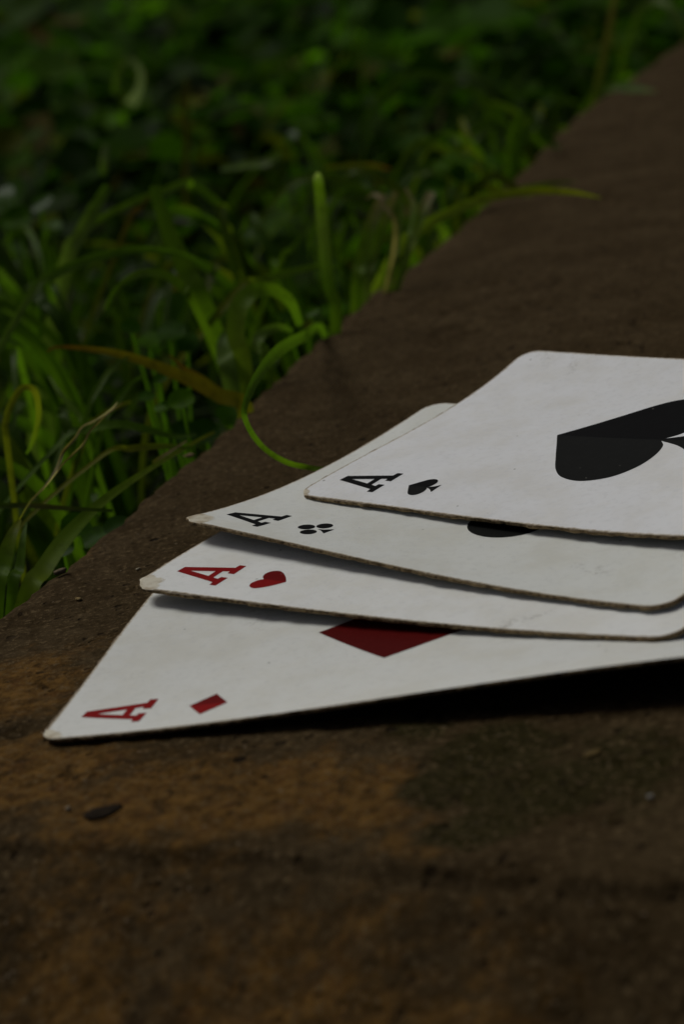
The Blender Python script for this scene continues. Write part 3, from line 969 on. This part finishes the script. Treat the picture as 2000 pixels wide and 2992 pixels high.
TC = [G1, G2, G2, G3, G4, YG]
edge_tuft('tuft of thin blades beside the slab below the yellow leaf', 84, 30, 9, -14, 8, 32, TC, 0.0)
edge_tuft('dark tuft of thin blades well back behind the dry stalk', 72, 55, 14, -24, 4, 33, [G2, G3, G2, G1], 0)
edge_tuft('tuft of arching blades in the shade under the dark arch', 165, 62, 16, -14, 18, 35, [G2, G2, G3, G1], 0)
edge_tuft('tuft of thin blades spilling at the slab beyond the mown tuft', 290, 10, 12, -4, 18, 36, TC, 0.12)
edge_tuft('tuft of thin blades at the slab beside the round leaved weed', 380, 12, 12, -4, 18, 37, TC, 0.12)
edge_tuft('loose tuft at the slab edge towards the tan stalk', 480, 12, 12, -4, 22, 38, TC, 0.12)
edge_tuft('tall loose tuft far back at the left of the dark arch', 260, 110, 16, -6, 24, 39, [G2, G3, G1, GREY], 0)
edge_tuft('arching tuft between the mown tuft and the dark arch', 255, 45, 16, -8, 22, 40, [G2, G3, G1, YG], 0)
edge_tuft('low dark tuft at the left border behind the loop', 100, 90, 14, -26, 2, 41, [G2, G3, G3], 0)


# ------------------------------------------------------------------ round leaved weeds
def round_leaf(c, size, up, heading, cup, n=10):
    """one cupped, notched leaflet around c"""
    up = np.asarray(up, float) / np.linalg.norm(up)
    h = np.asarray(heading, float); h = h - up * (h @ up); h /= np.linalg.norm(h)
    sd_ = np.cross(up, h)
    V = [np.asarray(c, float) - h * size * 0.5]
    W = [0.0]
    for rr in (0.55, 1.0):
        for k in range(n):
            a = 2 * math.pi * k / n
            rad = size * 0.5 * rr * (1 - 0.16 * max(0, math.cos(a)) ** 8)
            lx, ly = math.cos(a) * rad, math.sin(a) * rad * 0.92
            z = cup * size * (abs(math.sin(a)) * rr) ** 1.5 - 0.05 * size * rr * math.cos(a)
            V.append(np.asarray(c) + h * lx + sd_ * ly + up * z); W.append(math.sin(a) * rr)
    V[0] = np.asarray(c, float)
    F = [(0, 1 + k, 1 + (k + 1) % n) for k in range(n)]
    F += [(1 + k, 1 + n + k, 1 + n + (k + 1) % n, 1 + (k + 1) % n) for k in range(n)]
    return V, F, W


def weed(label, u, v, y, leaves, cols):
    b = at_y(u * S, v * S, y)
    foot = np.array([min(b[0], edge_x(b[1]) - 8), b[1] + 6, float(ground_z(b[0], b[1])) - 2])
    root = empty('round_leaved_weed', foot)
    tag(root, label, 'weed', 'round leaved weeds in the grass')
    d = np.linalg.norm(b - CAM_POS)
    for i, (du, dv, px) in enumerate(leaves):
        c = at_y((u + du) * S, (v + dv) * S, y + rng.uniform(-4, 4))
        size = px * S * d / FPX
        upv = (rng.uniform(-.3, .3), rng.uniform(-0.9, -0.4), 1.0)
        V, F, W = round_leaf(c, size, upv, (rng.uniform(-1, 1), rng.uniform(-.4, .4), 0.3), 0.10, 14)
        o = mesh_obj('leaflet', V, F, BRIGHT, root, origin=c)
        col = np.array(cols[i % len(cols)])
        attr_color(o.data, 'tint', np.tile(col, (len(V), 1)) * (0.85 + 0.3 * rng.random((len(V), 1))))
        attr_float(o.data, 'across', np.array(W) * 0.4)
        pth = np.array([foot + (0, 0, 0), foot * 0.5 + c * 0.5 + (rng.uniform(-3, 3), 0, 2), c])
        V, F, U, W = ribbon(pth, [1.0, 0.9, 0.7], (0, 0), 0.6, 8, 3)
        s_ = mesh_obj('stalk', V, F, BRIGHT, o, origin=None)
        s_.location = Vector(-c * K)
        attr_color(s_.data, 'tint', np.tile(np.array(G2), (len(V), 1)))
        attr_float(s_.data, 'across', W)


L1 = (0.085, 0.20, 0.005); L2 = (0.046, 0.122, 0.004); L3 = (0.026, 0.072, 0.004)
weed('bright round leaved weed in the shade under the yellow grass leaf', 405, 920, 74, [(12, -4, 66), (-32, 14, 40), (-70, -10, 44), (-38, -52, 36)], [L1, L1, L2, L2])
weed('round leaved weed against the slab behind the mown tuft', 1035, 395, 290, [(0, -30, 50), (28, 4, 70), (-24, -10, 44), (-30, 30, 50), (40, -25, 40)], [L1, L2, L1, L2])
weed('single bright leaved weed far out in the grass', 690, 290, 470, [(4, -6, 66), (-24, 22, 40), (40, 30, 44)], [L1, L2, L2])
weed('dark leaved weed low under the leaning grass leaf', 175, 1215, 34, [(0, -10, 76), (45, 18, 84), (95, -10, 70), (-30, 40, 60), (120, 40, 70)], [L2, L2, L3])
weed('bright leaved weed near the left border behind the dark arch', 38, 500, 330, [(0, 0, 74), (55, -35, 60), (-35, -50, 70), (80, 20, 50)], [L1, L2, L2])
weed('mid green weed between the small arch and the yellow leaf', 370, 770, 135, [(20, -8, 76), (-30, 10, 60), (60, 16, 60), (-70, -20, 50)], [L2, L1, L2])
weed('dark weed with long leaves behind the orange tipped leaves', 470, 1010, 104, [(0, -20, 80), (60, -60, 80), (-50, -20, 70), (100, -75, 60)], [L3, L2, L3])
weed('yellow green weed at the foot of the upright grass leaf', 715, 715, 150, [(0, 0, 34), (-6, 30, 30), (-60, 10, 36)], [L1, YG, L2])


# ------------------------------------------------------------------ the mass of grass and low weeds
def scatter_grass():
    V = []; F = []; T = []; A = []
    tot = 0
    r = np.random.default_rng(21)
    def add(base, h, lean, az, w, col, n=7):
        nonlocal tot
        u = np.linspace(0, 1, n)
        curve = lean * h * u ** 2.2
        droop = np.maximum(0, lean - 0.5) * h * 0.55 * u ** 3
        P = np.stack([base[0] + math.cos(az) * curve, base[1] + math.sin(az) * curve, base[2] + h * u - droop], 1)
        ww = w * np.interp(u, [0, 0.3, 0.75, 1], [0.7, 1, 0.8, 0.06])
        tw = r.uniform(0, math.pi)
        sx = np.array([math.cos(tw), math.sin(tw), r.uniform(-.3, .3)])
        up = np.array([-math.sin(tw), math.cos(tw), 0])
        L = P - sx * ww[:, None] / 2 + up * ww[:, None] * 0.16
        R = P + sx * ww[:, None] / 2 + up * ww[:, None] * 0.16
        V.append(np.stack([L, P, R], 1).reshape(-1, 3))
        idx = np.arange(n * 3).reshape(n, 3) + tot
        F.append(np.stack([idx[:-1, :-1], idx[:-1, 1:], idx[1:, 1:], idx[1:, :-1]], -1).reshape(-1, 4))
        T.append(np.repeat((0.38 if base[1] < 330 else 0.5) * np.array(col)[None], n * 3, 0) * np.interp(u, [0, 1], [0.8, 1.1]).repeat(3)[:, None])  # tint lowered, most in the near zone, as painted shade between blades
        A.append(np.tile([-1.0, 0, 1.0], n))
        tot += n * 3
    cols = [G1, G2, G3, G3, G2, G4, YG, (0.16, 0.11, 0.03)]
    pr = np.array([.17, .27, .2, .12, .1, .06, .05, .03])
    zones = [(-60, 330, 2000, 0.26), (330, 900, 2600, 0.55), (900, 2200, 3000, 1.3), (2200, 4800, 2600, 2.2)]
    for y0, y1, cnt, wid in zones:
        for _ in range(cnt):
            y = r.uniform(y0, y1)
            ex = edge_x(y) if y < 1200 else 400 + (y - 1200) * 0.3
            dx = r.random() ** 1.25 * wid * 1000
            x = ex - 9 - dx
            near = y < 330
            h = r.uniform(34, 78) * (0.8 if near else 0.75) * (1 if r.random() < .8 else 1.35)
            lean = r.uniform(0.15, 1.25)
            az = r.uniform(0, 2 * math.pi)
            if dx < 45 and math.cos(az) > -0.1:
                az = math.pi - az
            if near:
                h = min(h, 26 + 30 * float(smooth01(y, 60, 330)) + (16 if r.random() < 0.08 else 0)); lean *= 1.3
            add((x, y, float(ground_z(x, y)) - 2), h, lean, az, r.uniform(1.2, 3.2 if near else 4.4), np.array(cols[r.choice(len(cols), p=pr)]) * r.uniform(0.7, 1.1))
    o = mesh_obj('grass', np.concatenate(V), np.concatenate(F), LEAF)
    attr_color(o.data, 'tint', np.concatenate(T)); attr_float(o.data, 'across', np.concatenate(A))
    tag(o, 'thick uncut green grass growing beside the slab', 'grass', None, 'stuff')


def scatter_leaves():
    V = []; F = []; T = []; A = []
    tot = 0
    r = np.random.default_rng(8)
    cols = [L1, L2, L2, L3, L3, G2, YG, (0.12, 0.09, 0.025)]
    pr = np.array([.16, .26, .2, .14, .1, .07, .05, .02])
    zones = [(-60, 330, 1500, 0.26, (5, 14)), (330, 900, 2700, 0.55, (8, 26)), (900, 2200, 3300, 1.3, (14, 44)), (2200, 4800, 2400, 2.2, (20, 70))]
    for y0, y1, cnt, wid, (s0, s1) in zones:
        for _ in range(cnt):
            y = r.uniform(y0, y1)
            ex = edge_x(y) if y < 1200 else 400 + (y - 1200) * 0.3
            x = ex - 12 - r.random() ** 1.2 * wid * 1000
            clump = float(vnoise(x, y, 70, 3))
            z = float(ground_z(x, y)) + (8 + r.random() ** 0.7 * 42) * (0.25 + 1.2 * clump) * (0.45 + 0.55 * float(smooth01(y, 120, 420)))
            size = r.uniform(s0, s1)
            V_, F_, W_ = round_leaf((x, y, z), size, (r.normal(0, .45), r.normal(-.15, .45), 1), (r.normal(), r.normal(), 0.2), 0.12, 7)
            V.append(np.array(V_)); F.append([tuple(i + tot for i in f) for f in F_])
            c = np.array(cols[r.choice(len(cols), p=pr)]) * r.uniform(0.55, 1.2) * (0.35 + 1.3 * float(vnoise(x, y, 190, 5)))
            T.append(np.tile(c * (0.42 + 0.40 * float(smooth01(y, 200, 700))), (len(V_), 1))); A.append(np.array(W_) * 0.3)  # nearer leaves tinted darker, standing in for shade in the gaps
            tot += len(V_)
    Fl = [f for g in F for f in g]
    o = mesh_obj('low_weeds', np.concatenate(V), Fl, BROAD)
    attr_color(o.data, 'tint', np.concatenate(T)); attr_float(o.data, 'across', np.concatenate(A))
    tag(o, 'dense low ground cover of small rounded green leaves', 'ground cover', None, 'stuff')


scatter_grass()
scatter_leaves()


# ------------------------------------------------------------------ small things on the slab
def crumb(name, label, u, v, size, color, cat, group=None, flat=0.4, seed=0, zoff=0.0, parent=None):
    p = at_z(u, v, zoff)
    r = np.random.default_rng(seed)
    import bmesh
    bm = bmesh.new()
    bmesh.ops.create_icosphere(bm, subdivisions=2, radius=1.0)
    V = np.array([q.co[:] for q in bm.verts]); F = [[q.index for q in f.verts] for f in bm.faces]
    bm.free()
    n = 1 + 0.35 * (r.random(len(V)) - 0.5) + 0.25 * np.sin(V[:, 0] * 3 + seed) * np.cos(V[:, 1] * 2.2)
    V = V * n[:, None] * np.array(size) * np.array([0.5, 0.5, 0.5])
    a = r.uniform(0, 3.1)
    R = np.array([[math.cos(a), -math.sin(a), 0], [math.sin(a), math.cos(a), 0], [0, 0, 1]])
    V = V @ R.T + p + np.array([0, 0, size[2] * 0.2])
    o = mesh_obj(name, V, F, mat_simple(name + '_surface', color, 0.9, 0.03, 0.5, 1500), None, origin=p)
    if label:
        tag(o, label, cat, group)
    return o


GR = 'crumbs of debris on the slab'
crumb('leaf_crumb', 'small yellowish dry leaf crumb on the mossy part of the slab', 1735, 2202, (2.6, 1.2, 0.3), (0.15, 0.105, 0.04), 'debris', GR, seed=4)
crumb('dark_pebble', 'dark flat pebble set in the rusty part of the slab', 295, 2372, (5.0, 3.4, 0.16), (0.024, 0.017, 0.011), 'pebble', None, seed=6)
crumb('pale_grit', 'tiny pale grain beside the dark pebble', 198, 2364, (0.7, 0.6, 0.5), (0.5, 0.42, 0.3), 'grit', GR, seed=9)
crumb('pale_grit', 'pale stone grain near the right border below the cards', 1902, 2330, (0.8, 0.7, 0.5), (0.42, 0.40, 0.36), 'grit', GR, seed=10)
crumb('straw_crumb', 'pale straw crumb on the slab left of the hearts corner', 403, 1663, (0.9, 0.45, 0.3), (0.5, 0.45, 0.32), 'debris', GR, seed=12)
crumb('straw_crumb', 'yellow straw crumb on the slab below the leaning grass leaf', 230, 1752, (1.6, 0.8, 0.5), (0.34, 0.25, 0.11), 'debris', GR, seed=13)
crumb('chipped_flake', 'pale chip on the slab edge below the leaning grass leaf', 175, 1672, (3.0, 1.4, 0.8), (0.24, 0.19, 0.12), 'flake', GR, seed=14)
crumb('chipped_flake', 'pale chip on the slab edge at the tip of the leaning leaf', 553, 1333, (2.4, 1.2, 0.7), (0.30, 0.20, 0.12), 'flake', GR, seed=15)
